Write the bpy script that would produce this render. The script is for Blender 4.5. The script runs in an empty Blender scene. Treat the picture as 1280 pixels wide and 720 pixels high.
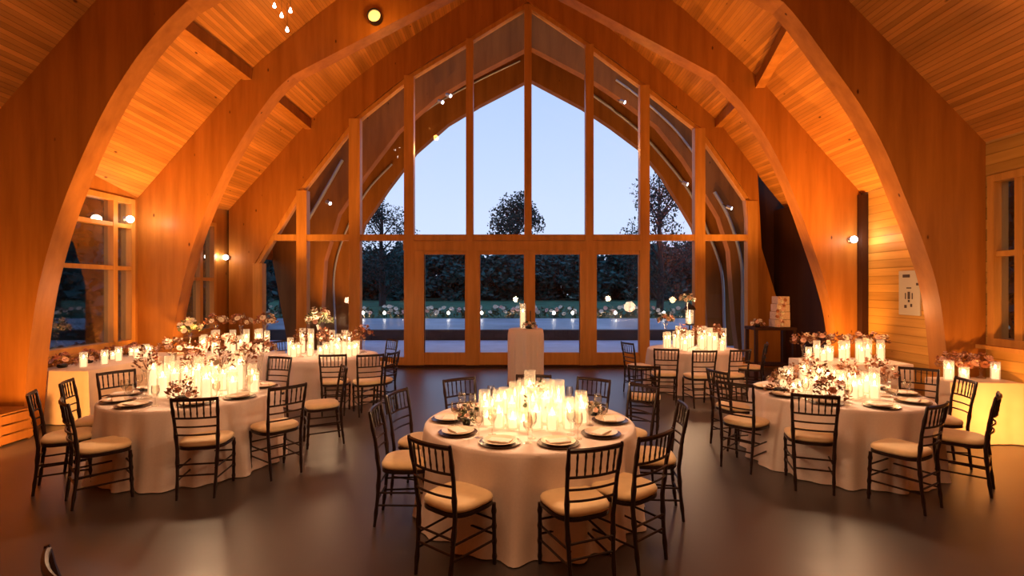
import bpy, bmesh, math, random
from mathutils import Vector, Matrix
R = random.Random(7)
SC = bpy.context.scene
COL = SC.collection
F, CX, CY, CAMZ = 640.0, 640.0, 360.0, 1.9
pi = math.pi
def P(px, py, d): return Vector(((px-CX)/F*d, d, CAMZ+(CY-py)/F*d))

# ------------------------------------------------------------------ materials
MATS = {}
def newmat(name):
    m = bpy.data.materials.new(name); m.use_nodes = True
    nt = m.node_tree; b = nt.nodes['Principled BSDF']
    MATS[name] = m
    return m, nt, b
def simple(name, col, rough=.5, metal=0, emit=None, es=0, spec=.5, sheen=0, var=0.0, scale=12):
    m, nt, b = newmat(name)
    b.inputs['Base Color'].default_value = (*col, 1)
    b.inputs['Roughness'].default_value = rough
    b.inputs['Metallic'].default_value = metal
    b.inputs['Specular IOR Level'].default_value = spec
    if sheen: b.inputs['Sheen Weight'].default_value = sheen
    if emit:
        b.inputs['Emission Color'].default_value = (*emit, 1)
        b.inputs['Emission Strength'].default_value = es
    if var:
        tc = nt.nodes.new('ShaderNodeTexCoord'); n = nt.nodes.new('ShaderNodeTexNoise')
        n.inputs['Scale'].default_value = scale; n.inputs['Detail'].default_value = 4
        r = nt.nodes.new('ShaderNodeValToRGB')
        r.color_ramp.elements[0].position = .3; r.color_ramp.elements[1].position = .7
        r.color_ramp.elements[0].color = (*[c*(1-var) for c in col], 1)
        r.color_ramp.elements[1].color = (*[min(1, c*(1+var)) for c in col], 1)
        nt.links.new(tc.outputs['Object'], n.inputs['Vector'])
        nt.links.new(n.outputs['Fac'], r.inputs['Fac'])
        nt.links.new(r.outputs['Color'], b.inputs['Base Color'])
    return m
def wood(name, c1, c2, stretch, rough=.45, knots=True, boards=None, bump=.1):
    """stretch: mapping scale; small value along the grain. boards: 'slope' | ('axis', width)"""
    m, nt, b = newmat(name); N = nt.nodes.new; L = nt.links.new
    g = N('ShaderNodeNewGeometry')
    mp = N('ShaderNodeMapping'); mp.inputs['Scale'].default_value = stretch
    L(g.outputs['Position'], mp.inputs['Vector'])
    n = N('ShaderNodeTexNoise'); n.inputs['Scale'].default_value = 1; n.inputs['Detail'].default_value = 6; n.inputs['Roughness'].default_value = .6
    L(mp.outputs['Vector'], n.inputs['Vector'])
    r = N('ShaderNodeValToRGB'); e = r.color_ramp.elements
    e[0].position = .32; e[1].position = .68; e[0].color = (*c1, 1); e[1].color = (*c2, 1)
    L(n.outputs['Fac'], r.inputs['Fac'])
    col = r.outputs['Color']; height = n.outputs['Fac']
    if knots:
        mk = N('ShaderNodeMapping'); mk.inputs['Scale'].default_value = [1.0 if s < 3 else 2.1 for s in stretch]
        L(g.outputs['Position'], mk.inputs['Vector'])
        v = N('ShaderNodeTexVoronoi'); v.inputs['Scale'].default_value = 1.7
        L(mk.outputs['Vector'], v.inputs['Vector'])
        kr = N('ShaderNodeValToRGB'); ke = kr.color_ramp.elements
        ke[0].position = .035; ke[1].position = .075; ke[0].color = (.25, .2, .2, 1); ke[1].color = (1, 1, 1, 1)
        L(v.outputs['Distance'], kr.inputs['Fac'])
        mx = N('ShaderNodeMixRGB'); mx.blend_type = 'MULTIPLY'; mx.inputs[0].default_value = 1
        L(col, mx.inputs[1]); L(kr.outputs['Color'], mx.inputs[2]); col = mx.outputs[0]
    if boards:
        sp = N('ShaderNodeSeparateXYZ'); L(g.outputs['Position'], sp.inputs[0])
        if boards[0] == 'slope':
            ab = N('ShaderNodeMath'); ab.operation = 'ABSOLUTE'; L(sp.outputs['X'], ab.inputs[0])
            su = N('ShaderNodeMath'); su.operation = 'SUBTRACT'; L(sp.outputs['Z'], su.inputs[0]); L(ab.outputs[0], su.inputs[1])
            s = su.outputs[0]
        else:
            s = sp.outputs[boards[0]]
        dv = N('ShaderNodeMath'); dv.operation = 'DIVIDE'; dv.inputs[1].default_value = boards[1]; L(s, dv.inputs[0])
        fr = N('ShaderNodeMath'); fr.operation = 'FRACT'; L(dv.outputs[0], fr.inputs[0])
        fl = N('ShaderNodeMath'); fl.operation = 'FLOOR'; L(dv.outputs[0], fl.inputs[0])
        wn = N('ShaderNodeTexWhiteNoise'); wn.noise_dimensions = '1D'; L(fl.outputs[0], wn.inputs['W'])
        gr = N('ShaderNodeValToRGB'); ge = gr.color_ramp.elements
        ge[0].position = 0; ge[0].color = (.35, .3, .3, 1); ge[1].position = .14; ge[1].color = (1, 1, 1, 1)
        L(fr.outputs[0], gr.inputs['Fac'])
        m1 = N('ShaderNodeMixRGB'); m1.blend_type = 'MULTIPLY'; m1.inputs[0].default_value = .75
        L(col, m1.inputs[1]); L(gr.outputs['Color'], m1.inputs[2])
        rr = N('ShaderNodeMapRange'); rr.inputs['To Min'].default_value = .72; rr.inputs['To Max'].default_value = 1.12
        L(wn.outputs['Value'], rr.inputs['Value'])
        m2 = N('ShaderNodeMixRGB'); m2.blend_type = 'MULTIPLY'; m2.inputs[0].default_value = 1
        L(m1.outputs[0], m2.inputs[1]); L(rr.outputs[0], m2.inputs[2]); col = m2.outputs[0]
        height = gr.outputs['Color']
    L(col, b.inputs['Base Color'])
    b.inputs['Roughness'].default_value = rough; b.inputs['Specular IOR Level'].default_value = .16
    bp = N('ShaderNodeBump'); bp.inputs['Strength'].default_value = bump; bp.inputs['Distance'].default_value = .02
    L(height, bp.inputs['Height']); L(bp.outputs['Normal'], b.inputs['Normal'])
    return m
W_FACE = wood('glulam_timber', (.33, .118, .018), (.49, .188, .034), (5, 5, .45), .42)
W_CEIL = wood('ceiling_boards', (.46, .178, .034), (.66, .27, .060), (3, .5, 6), .5, boards=('slope', .09), bump=.5)
W_WALL = wood('wall_boards', (.50, .25, .05), (.66, .35, .08), (1.2, .6, 9), .5, boards=('Z', .14), bump=.25)
W_MULL = wood('window_timber', (.48, .21, .045), (.64, .30, .07), (9, 9, .8), .38, knots=False)
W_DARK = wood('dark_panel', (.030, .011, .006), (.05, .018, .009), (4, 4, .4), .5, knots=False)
W_BROWN = wood('brown_panel', (.22, .08, .016), (.34, .13, .026), (4, 4, .4), .5)
W_CHAIR = simple('mahogany_chair_wood', (.022, .010, .008), .28)
M_CUSH = simple('cream_cushion', (.88, .67, .38), .75, sheen=.3, var=.06)
M_CLOTH = simple('white_linen', (.82, .70, .64), .8, sheen=.2, var=.03, scale=60)
M_CLOTH2 = simple('cream_linen', (.74, .53, .37), .8, sheen=.2, var=.05, scale=6)
M_WAX = simple('candle_wax', (.9, .78, .62), .5, emit=(1, .66, .40), es=1.15)  # emission stands for flame light glowing through the wax
M_FLAME = simple('candle_flame', (1, .8, .5), .5, emit=(1, .74, .42), es=40)
M_PLATE = simple('cream_porcelain', (.80, .66, .48), .2)
M_CHARG = simple('dark_charger', (.10, .05, .03), .25)
M_NAP = simple('napkin_linen', (.85, .72, .62), .8)
M_METAL = simple('dark_metal', (.03, .03, .03), .4, .8)
M_BRASS = simple('steel_plate', (.45, .42, .4), .35, .9)
M_GREEN = simple('leaf_green', (.07, .085, .03), .6, var=.4, scale=20)
M_DRY = simple('dried_foliage', (.24, .09, .035), .8, var=.4, scale=20)
M_BL1 = simple('blush_petal', (.80, .50, .38), .7, var=.1)
M_BL2 = simple('ivory_petal', (.85, .74, .56), .7, var=.08)
M_BL3 = simple('rust_petal', (.48, .18, .09), .7, var=.15)
M_BULB = simple('lit_bulb', (1, .9, .8), .5, emit=(1, .84, .66), es=14)
M_COOL = simple('lit_cool_bulb', (1, 1, 1), .5, emit=(.9, .93, 1), es=10)
M_PAPER = simple('grey_panel', (.52, .47, .34), .6)
M_INK = simple('dark_marks', (.06, .04, .03), .6)
M_STONE = simple('low_wall_stone', (.075, .055, .045), .8, var=.25, scale=3)
M_LAWN = simple('lawn', (.03, .12, .055), .95, var=.45, scale=1.2)
M_BARK = simple('bark', (.03, .03, .028), .9, var=.3)
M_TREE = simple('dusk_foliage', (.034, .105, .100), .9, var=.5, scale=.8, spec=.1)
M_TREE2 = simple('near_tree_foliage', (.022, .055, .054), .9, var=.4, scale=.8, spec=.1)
M_PALE = simple('pale_metal', (.42, .44, .50), .35, .4)
M_CAKE = simple('pale_icing', (.62, .42, .30), .6, var=.15, scale=30)
def glassmat(name, tint, gl, rough, milky=0, glow=0):
    m = bpy.data.materials.new(name); m.use_nodes = True; nt = m.node_tree
    for n in list(nt.nodes): nt.nodes.remove(n)
    N = nt.nodes.new; L = nt.links.new
    o = N('ShaderNodeOutputMaterial'); t = N('ShaderNodeBsdfTransparent'); t.inputs[0].default_value = (*tint, 1)
    g = N('ShaderNodeBsdfGlossy'); g.inputs['Roughness'].default_value = rough
    lw = N('ShaderNodeLayerWeight'); lw.inputs['Blend'].default_value = .25
    mr = N('ShaderNodeMapRange'); mr.inputs['To Min'].default_value = gl; mr.inputs['To Max'].default_value = .6
    L(lw.outputs['Fresnel'], mr.inputs['Value'])
    mx = N('ShaderNodeMixShader'); L(mr.outputs[0], mx.inputs[0]); L(t.outputs[0], mx.inputs[1]); L(g.outputs[0], mx.inputs[2])
    out = mx.outputs[0]
    if milky:
        tl = N('ShaderNodeBsdfTranslucent'); tl.inputs[0].default_value = (1, .9, .75, 1)
        m2 = N('ShaderNodeMixShader'); m2.inputs[0].default_value = milky; L(out, m2.inputs[1]); L(tl.outputs[0], m2.inputs[2]); out = m2.outputs[0]
    if glow:
        em = N('ShaderNodeEmission'); em.inputs[0].default_value = (1, .66, .36, 1); em.inputs[1].default_value = glow
        ad = N('ShaderNodeAddShader'); L(out, ad.inputs[0]); L(em.outputs[0], ad.inputs[1]); out = ad.outputs[0]
    L(out, o.inputs[0])
    return m
M_PANE = glassmat('window_glass', (.95, .97, 1), .015, .02)
M_GLASS = glassmat('clear_glass', (.97, .95, .92), .05, .05)
M_FROST = glassmat('candle_glass', (.98, .95, .90), .06, .10, milky=.12, glow=.10)  # faint emission added for candlelight caught in the glass

# floor
m, nt, b = newmat('dark_floor'); N = nt.nodes.new; L = nt.links.new
tc = N('ShaderNodeNewGeometry'); n = N('ShaderNodeTexNoise'); n.inputs['Scale'].default_value = .9; n.inputs['Detail'].default_value = 5
r = N('ShaderNodeValToRGB'); r.color_ramp.elements[0].position = .3; r.color_ramp.elements[1].position = .7
r.color_ramp.elements[0].color = (.040, .031, .031, 1); r.color_ramp.elements[1].color = (.058, .045, .044, 1)
L(tc.outputs['Position'], n.inputs['Vector']); L(n.outputs['Fac'], r.inputs['Fac']); L(r.outputs['Color'], b.inputs['Base Color'])
rr = N('ShaderNodeMapRange'); rr.inputs['To Min'].default_value = .42; rr.inputs['To Max'].default_value = .48; L(n.outputs['Fac'], rr.inputs['Value']); L(rr.outputs[0], b.inputs['Roughness'])
b.inputs['Specular IOR Level'].default_value = .5
b.inputs['Coat Weight'].default_value = .6; b.inputs['Coat Roughness'].default_value = .33; b.inputs['Coat IOR'].default_value = 1.5
M_FLOOR = m
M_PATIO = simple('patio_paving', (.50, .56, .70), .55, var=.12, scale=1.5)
M_WATER = simple('pool_water', (.26, .34, .42), .35, var=.3, scale=.7)

# ------------------------------------------------------------------ mesh helpers
class MB:
    def __init__(s): s.bm = bmesh.new()
    def box(s, c, size, rot=None):
        M = Matrix.Translation(c) @ (rot.to_4x4() if rot else Matrix.Identity(4)) @ Matrix.Diagonal((*size, 1))
        bmesh.ops.create_cube(s.bm, size=1, matrix=M); return s
    def bx(s, x0, x1, y0, y1, z0, z1): return s.box(((x0+x1)/2, (y0+y1)/2, (z0+z1)/2), (abs(x1-x0), abs(y1-y0), abs(z1-z0)))
    def tube(s, pts, rad, n=8, cap=True):
        pts = [Vector(p) for p in pts]; rings = []
        if not hasattr(rad, '__len__'): rad = [rad]*len(pts)
        for i, p in enumerate(pts):
            t = (pts[min(i+1, len(pts)-1)]-pts[max(i-1, 0)])
            if t.length < 1e-9: t = Vector((0, 0, 1))
            t.normalize()
            a = Vector((1, 0, 0)) if abs(t.x) < .8 else Vector((0, 1, 0))
            u = t.cross(a).normalized(); v = t.cross(u)
            rings.append([s.bm.verts.new(p+rad[i]*(math.cos(k*2*pi/n)*u+math.sin(k*2*pi/n)*v)) for k in range(n)])
        for i in range(len(rings)-1):
            for k in range(n):
                s.bm.faces.new((rings[i][k], rings[i][(k+1) % n], rings[i+1][(k+1) % n], rings[i+1][k]))
        if cap:
            s.bm.faces.new(rings[0]); s.bm.faces.new(rings[-1])
        return s
    def lathe(s, prof, c=(0, 0, 0), n=24, cap0=True, cap1=True, sx=1, sy=1, wob=None):
        rings = []
        for j, (r, z) in enumerate(prof):
            ring = []
            for k in range(n):
                a = k*2*pi/n; q = r if wob is None else wob(r, z, a)
                ring.append(s.bm.verts.new((c[0]+q*sx*math.cos(a), c[1]+q*sy*math.sin(a), c[2]+z)))
            rings.append(ring)
        for i in range(len(rings)-1):
            for k in range(n):
                s.bm.faces.new((rings[i][k], rings[i][(k+1) % n], rings[i+1][(k+1) % n], rings[i+1][k]))
        if cap0: s.bm.faces.new(rings[0])
        if cap1: s.bm.faces.new(rings[-1])
        return s
    def prism(s, poly, y0, y1):
        a = [s.bm.verts.new((p[0], y0, p[1])) for p in poly]; b = [s.bm.verts.new((p[0], y1, p[1])) for p in poly]
        s.bm.faces.new(a); s.bm.faces.new(b[::-1]); n = len(a)
        for i in range(n): s.bm.faces.new((a[i], b[i], b[(i+1) % n], a[(i+1) % n]))
        return s
    def quad(s, *p): s.bm.faces.new([s.bm.verts.new(q) for q in p]); return s
    def build(s, name, mat, parent=None, smooth=False, loc=None, bevel=0):
        bmesh.ops.recalc_face_normals(s.bm, faces=s.bm.faces)
        me = bpy.data.meshes.new(name); s.bm.to_mesh(me); s.bm.free()
        me.materials.append(mat)
        if smooth:
            for p in me.polygons: p.use_smooth = True
            me.set_sharp_from_angle(angle=math.radians(50))
        o = bpy.data.objects.new(name, me); COL.objects.link(o)
        if parent: o.parent = parent
        if loc is not None: o.location = loc
        if bevel:
            md = o.modifiers.new('Bevel', 'BEVEL'); md.width = bevel; md.segments = 2; md.limit_method = 'ANGLE'
        return o
def tag(o, label, cat, group=None, kind=None):
    if label: o['label'] = label
    if cat: o['category'] = cat
    if group: o['group'] = group
    if kind: o['kind'] = kind
    return o
def thing(name, label, cat, loc=(0, 0, 0), rz=0, group=None, kind=None):
    o = bpy.data.objects.new(name, None); COL.objects.link(o); o.location = loc; o.rotation_euler = (0, 0, rz)
    o.empty_display_size = .1
    return tag(o, label, cat, group, kind)
def dup(root, loc, rz=0, label=None, group=None, sc=None):
    r_ = root.copy(); COL.objects.link(r_); r_.location = loc; r_.rotation_euler = (0, 0, rz)
    if label: r_['label'] = label
    if group: r_['group'] = group
    if sc: r_.scale = sc if hasattr(sc, '__len__') else (sc, sc, sc)
    for ch in list(root.children):
        c = ch.copy(); COL.objects.link(c); c.parent = r_
        for g in ch.children:
            d = g.copy(); COL.objects.link(d); d.parent = c
    return r_
class Stock:
    """first placement moves the prototype itself, later ones copy it"""
    def __init__(s, root): s.root = root; s.used = False
    def put(s, loc, rz=0, label=None, group=None, sc=None):
        if not s.used:
            s.used = True; r_ = s.root; r_.location = loc; r_.rotation_euler = (0, 0, rz)
            if label: r_['label'] = label
            if group: r_['group'] = group
            if sc: r_.scale = sc if hasattr(sc, '__len__') else (sc, sc, sc)
            return r_
        return dup(s.root, loc, rz, label, group, sc)
    def done(s):
        if not s.used:
            for c in list(s.root.children_recursive): bpy.data.objects.remove(c)
            bpy.data.objects.remove(s.root)
def spline(pts, k=6):
    out = []; n = len(pts)
    for i in range(n-1):
        p0 = pts[max(i-1, 0)]; p1 = pts[i]; p2 = pts[i+1]; p3 = pts[min(i+2, n-1)]
        for j in range(k):
            t = j/k
            out.append(tuple(.5*((2*p1[a])+(-p0[a]+p2[a])*t+(2*p0[a]-5*p1[a]+4*p2[a]-p3[a])*t*t+(-p0[a]+3*p1[a]-3*p2[a]+p3[a])*t**3) for a in (0, 1)))
    out.append(tuple(pts[-1])); return out

# ------------------------------------------------------------------ the timber arches
D1, D2, D3 = 6.74, 9.4, 12.3
def m2(pts, d): return [((px-CX)/F*d, CAMZ+(CY-py)/F*d) for px, py in pts]
def flr(px, d): return [(px, CY+CAMZ*F/d)]
A1 = dict(d=D1, t=.30,
  Li=flr(28, D1)+[(35, 450), (46, 370), (62, 305), (81, 248), (105, 190), (133, 132), (165, 80), (198, 38), (232, 3)], La=(612, -215),
  Ri=flr(1190, D1)+[(1182, 430), (1172, 360), (1153, 300), (1133, 250), (1108, 190), (1078, 135), (1043, 85), (1003, 30), (980, 3)],
  Lo=flr(-12, D1)+[(-12, 150), (45, 85), (120, 0), (215, -100)], Oa=(612, -400),
  Ro=flr(1232, D1)+[(1232, 178), (1145, 88), (1060, 0), (970, -100)])
A2 = dict(d=D2, t=.30,
  Li=flr(208, D2)+[(216, 420), (227, 360), (242, 305), (262, 252), (287, 200), (316, 152), (343, 115), (365, 94)], La=(634, -46),
  Ri=flr(1050, D2)+[(1044, 410), (1033, 360), (1015, 305), (996, 252), (976, 205), (953, 163), (926, 126), (895, 94)],
  Lo=flr(172, D2)+[(172, 248), (240, 170), (310, 88), (420, 0)], Oa=(632, -150),
  Ro=flr(1078, D2)+[(1078, 243), (1012, 170), (950, 98), (853, 10)])
A3 = dict(d=D3, t=.30,
  Li=flr(318, D3)+[(318, 400), (318, 330), (345, 285), (374, 237), (408, 192), (443, 148), (476, 120), (511, 93), (548, 69), (587, 47)], La=(660, 2), raw=True,
  Ri=flr(943, D3)+[(943, 360), (941, 300), (937, 248), (907, 203), (875, 159), (841, 131), (806, 105), (772, 78), (737, 54)],
  Lo=flr(286, D3)+[(286, 262), (335, 208), (385, 152), (450, 93), (520, 42)], Oa=(660, -50),
  Ro=flr(986, D3)+[(979, 400), (952, 310), (947, 215), (898, 150), (853, 112), (790, 58)])
def arch(a, label, mat=W_FACE, intr=None):
    d, t = a['d'], a['t']; root = thing('timber_arch', label, 'arch', (m2([(640, 360)], d)[0][0], d, 0), group=None)
    sm = (lambda p: p) if a.get('raw') else spline
    for k in 'LR':
        i_ = sm(m2(a[k+'i'], d)); ap = m2([a['La']], d)[0]; oa = m2([a['Oa']], d)[0]; o_ = m2(a[k+'o'], d)
        poly = i_+[ap, oa]+o_[::-1]
        poly = [(x, z) for x, z in poly]
        mb = MB(); mb.prism(poly, 0, t); mb.build('arch_half', mat, root)
    if d > 13: return root
    mb = MB()   # steel plate at the apex joint
    ap = m2([a['La']], d)[0]; mb.box((ap[0], -.01, ap[1]+.35), (.5, .02, .4)); mb.build('apex_plate', M_METAL, root)
    return root
arch(A1, 'nearest laminated timber arch, framing the whole hall from floor to roof')
arch(A2, 'middle laminated timber arch, with a small lit lamp on its right leg')
arch(A3, 'far laminated timber arch holding the glazed end wall')
# profile points of the outer edge: eave, three along slope, apex
def prof(a, side): return m2(a[side+'o'], a['d'])[1:]+[m2([a['Oa']], a['d'])[0]]
def shift(pts, n):   # resample open polyline to n points
    L_ = [0]
    for p, q in zip(pts, pts[1:]): L_.append(L_[-1]+math.dist(p, q))
    out = []
    for i in range(n):
        s_ = L_[-1]*i/(n-1); j = max(k for k in range(len(L_)) if L_[k] <= s_+1e-9); j = min(j, len(pts)-2)
        f = (s_-L_[j])/(L_[j+1]-L_[j]); out.append(tuple(pts[j][c]*(1-f)+pts[j+1][c]*f for c in (0, 1)))
    return out
pr1 = {k: prof(A1, k) for k in 'LR'}; pr2 = {k: prof(A2, k) for k in 'LR'}
p3 = {'L': prof(A3, 'L'), 'R': m2([(986, 262), (947, 215), (898, 150), (853, 112), (790, 58), (660, -50)], D3)}
# near bays reuse the nearest arch's profile
mbc = MB()
def sheet(mb, pa, ya, pb, yb, n=14):
    a_ = shift(pa, n); b_ = shift(pb, n)
    for i in range(n-1):
        mb.quad((a_[i][0], ya, a_[i][1]), (b_[i][0], yb, b_[i][1]), (b_[i+1][0], yb, b_[i+1][1]), (a_[i+1][0], ya, a_[i+1][1]))
for k in 'LR':
    sheet(mbc, pr1[k], -3.2, pr1[k], D1+.02)
    sheet(mbc, pr1[k], D1+.02, pr2[k], D2+.05)
    sheet(mbc, pr2[k], D2+.05, p3[k], D3+.1)
ceil = mbc.build('ceiling', W_CEIL); ceil['kind'] = 'structure'
A4 = {k: v for k, v in A3.items()}
# outdoor canopy beyond the glass: same timber arches, lower profile
SKY_L = [(434, 520), (436, 400), (440, 330), (455, 280), (485, 236), (520, 190), (560, 155), (600, 131)]
SKY_R = [(888, 520), (884, 400), (878, 320), (867, 284), (850, 255), (828, 220), (800, 185), (764, 158), (728, 134)]
D5, D4 = 16.9, 14.6
def outer(li, d, off):
    pts = m2(li, d); return pts
A5 = dict(d=D5, t=.3, Li=flr(434, D5)+SKY_L[1:], Ri=flr(888, D5)+SKY_R[1:], La=(662, 99), raw=True,
  Lo=flr(396, D5)+[(384, 330), (386, 270), (452, 170), (520, 100)], Oa=(662, 22),
  Ro=flr(930, D5)+[(938, 330), (934, 270), (872, 160), (800, 90)])
arch(A5, 'outdoor timber arch farthest beyond the glass, framing the evening sky', W_BROWN)
def rescale(pts, s, cx=660): return [(cx+(px-cx)*s, CY+(py-CY)*s) for px, py in pts]
s45 = D5/D4
A4 = dict(d=D4, t=.3, Li=flr(660+(434-660)*s45, D4)+rescale(SKY_L[1:], s45), Ri=flr(660+(888-660)*s45, D4)+rescale(SKY_R[1:], s45), La=rescale([(662, 99)], s45)[0], raw=True,
  Lo=flr(396-34, D4)+rescale([(384, 330), (386, 270), (452, 170), (520, 100)], s45), Oa=rescale([(662, 22)], s45)[0],
  Ro=flr(965, D4)+rescale([(938, 330), (934, 270), (872, 160), (800, 90)], s45))
arch(A4, 'outdoor timber arch just beyond the glass, crossed by the pale reflection streaks', W_BROWN)
mb = MB()
for k in 'LR':
    q4 = prof(A4, k); q5 = prof(A5, k)
    sheet(mb, [(x*D4/D4, z) for x, z in q4], D3+.35, q4, D4); sheet(mb, q4, D4, q5, D5+.3)
cano = mb.build('canopy_roof', wood('canopy_boards', (.20, .055, .006), (.30, .09, .012), (3, .5, 6), .7, boards=('slope', .12), bump=.3)); tag(cano, 'boarded timber canopy roof between the two outdoor arches', 'roof')
# purlins at the change of slope
def beam(p0, p1, w, h, name, label):
    p0, p1 = Vector(p0), Vector(p1); d_ = p1-p0
    rot = d_.to_track_quat('Y', 'Z').to_matrix()
    mb = MB(); mb.box((0, 0, 0), (w, d_.length, h), rot); o = mb.build(name, W_FACE, None, loc=(p0+p1)/2)
    tag(o, label, 'beam'); return o
def onprof(a, k, py):
    pts = m2(a[k+'o'], a['d'])[1:]; zt = m2([(0, py)], a['d'])[0][1]
    for (x0, z0), (x1, z1) in zip(pts, pts[1:]):
        if z0 <= zt <= z1: return (x0+(x1-x0)*(zt-z0)/(z1-z0), a['d'], zt)
    return (*[pts[-1][0]], a['d'], pts[-1][1])
def purlin(pa, pb, label):
    a_ = Vector(pa); b_ = Vector(pb); a_.y += .3; a_.z -= .08; b_.z -= .08
    beam(a_, b_, .16, .2, 'roof_purlin', label)
l1 = m2([(210, -95)], D1)[0]; r1 = m2([(972, -92)], D1)[0]
pl1 = onprof(A1, 'L', -35); pl2 = onprof(A2, 'L', 88); pr1_ = onprof(A1, 'R', -35); pr2_ = onprof(A2, 'R', 98)
pl3 = onprof(A3, 'L', 152); pr3 = (m2([(898, 150)], D3)[0][0], D3, m2([(898, 150)], D3)[0][1])
purlin(P(215, -25, D1) if False else pl1, pl2, 'left roof purlin between the nearest and the middle arch')
purlin(pr1_, pr2_, 'right roof purlin between the nearest and the middle arch')
purlin(pl2, pl3, 'left roof purlin between the middle and the far arch')
purlin(pr2_, pr3, 'right roof purlin between the middle and the far arch')

# ------------------------------------------------------------------ shell
def struct(name, mb, mat, parent=None, **k):
    o = mb.build(name, mat, parent, **k)
    if not parent: o['kind'] = 'structure'
    return o
struct('floor', MB().bx(-7.2, 6.8, -3.3, 12.75, -.1, 0), M_FLOOR)
XL, XR1, XR2 = -6.87, 6.24, 6.45
EZL = m2([(0, 150)], D1)[0][1]
def wall_with_hole(name, x0, x1, y0, y1, zt, holes, mat):
    """wall in the YZ plane between x0..x1; holes (ya, yb, za, zb) sorted by ya"""
    mb = MB(); y = y0
    for ya, yb, za, zb in holes:
        mb.bx(x0, x1, y, ya, 0, zt); mb.bx(x0, x1, ya, yb, 0, za); mb.bx(x0, x1, ya, yb, zb, zt); y = yb
    mb.bx(x0, x1, y, y1, 0, zt)
    return struct(name, mb, mat)
wall_with_hole('wall_left', XL-.2, XL, -3.2, D3+.3, 4.15, [(7.1, 9.3, .88, 3.5), (10.3, 11.85, .9, 3.4)], W_FACE)
wall_with_hole('wall_right', XR1, XR1+.2, -3.2, D1+.25, 3.85, [(4.3, D1-.05, 1.16, 3.36)], W_WALL)
wall_with_hole('wall_right_middle', XR2, XR2+.2, D1+.25, D2+.15, 3.8, [], W_WALL)
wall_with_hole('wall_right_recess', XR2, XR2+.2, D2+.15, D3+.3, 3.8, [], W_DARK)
mb = MB().bx(-8, 8, -3.4, -3.2, 0, 10); struct('wall_back', mb, W_BROWN)
# end wall outside the glazed arch
mb = MB()
xo = m2([(318, 0), (262, 0), (935, 0), (1000, 0)], D3)
mb.bx(xo[1][0], xo[0][0]-.12, D3+.31, D3+.4, 0, 4.4); struct('wall_end_left', mb, W_BROWN)
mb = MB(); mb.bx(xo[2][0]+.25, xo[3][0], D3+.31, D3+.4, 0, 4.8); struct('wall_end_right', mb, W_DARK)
# dark strip painted in for the shaded slot between middle arch leg and wall
mb = MB().bx(XR2-.12, XR2-.005, D2-.14, D2-.01, 0, 3.6); struct('slot_shade_1', mb, W_DARK)

# side windows
def side_window(n, x, ya, yb, za, zb, mull, rails, sgn, outside=M_PANE):
    root = thing('window_%d' % n, None, None, (x, 0, 0), kind='structure')
    w = .09; xx = (-.16, .03) if sgn < 0 else (-.03, .16)
    mb = MB(); mb.bx(*xx, ya, ya+w, za, zb); mb.bx(*xx, yb-w, yb, za, zb)
    mb.bx(*xx, ya+w, yb-w, za, za+w); mb.bx(*xx, ya+w, yb-w, zb-w, zb); mb.build('window_frame', W_MULL, root)
    for y in mull: MB().bx(xx[0]+.02, xx[1]-.01, y-.05, y+.05, za+w, zb-w).build('mullion', W_MULL, root)
    for z in rails: MB().bx(xx[0]+.03, xx[1]-.015, ya+w, yb-w, z-.035, z+.035).build('glazing_bar', W_MULL, root)
    MB().bx(-.075 if sgn < 0 else .07, -.07 if sgn < 0 else .075, ya+w, yb-w, za+w, zb-w).build('pane', outside, root)
    s_ = -1 if sgn < 0 else 1
    MB().bx(*sorted((s_*.03, -s_*.14)), ya-.05, yb+.05, za-.05, za).build('window_sill', W_MULL, root)
    return root
side_window(2, XL, 7.1, 9.3, .88, 3.5, [8.85], [2.25, 3.0], -1)
side_window(3, XL, 10.3, 11.85, .9, 3.4, [11.3], [2.1], -1)
side_window(4, XR1, 4.3, D1-.05, 1.16, 3.36, [5.6, 6.3], [2.34], 1)

# glazed end wall
YG = D3+.08
gw = thing('window_1', None, None, (0, YG, 0), kind='structure')
def gx(px): return (px-CX)/F*D3
def gz(py): return CAMZ+(CY-py)/F*D3
mull = [(322, 328, 12), (377, 237, 13), (443, 147, 14), (511, 93, 12), (587, 47, 9), (660, 4, 9), (737, 54, 10), (806, 105, 12), (875, 159, 13), (941, 250, 13)]
for px, py, w in mull:
    zb_ = 0 if px in (322, 377, 443, 511, 587, 737, 806, 875, 941) else gz(296)
    MB().prism([(gx(px-w/2), zb_), (gx(px+w/2), zb_), (gx(px+w/2), gz(py+1)), (gx(px-w/2), gz(py+1))], -.09, .11).build('mullion', W_MULL, gw)
MB().prism([(gx(316), gz(300.5)), (gx(948), gz(300.5)), (gx(948), gz(293)), (gx(316), gz(293))], -.07, .09).build('transom', W_MULL, gw)
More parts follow.
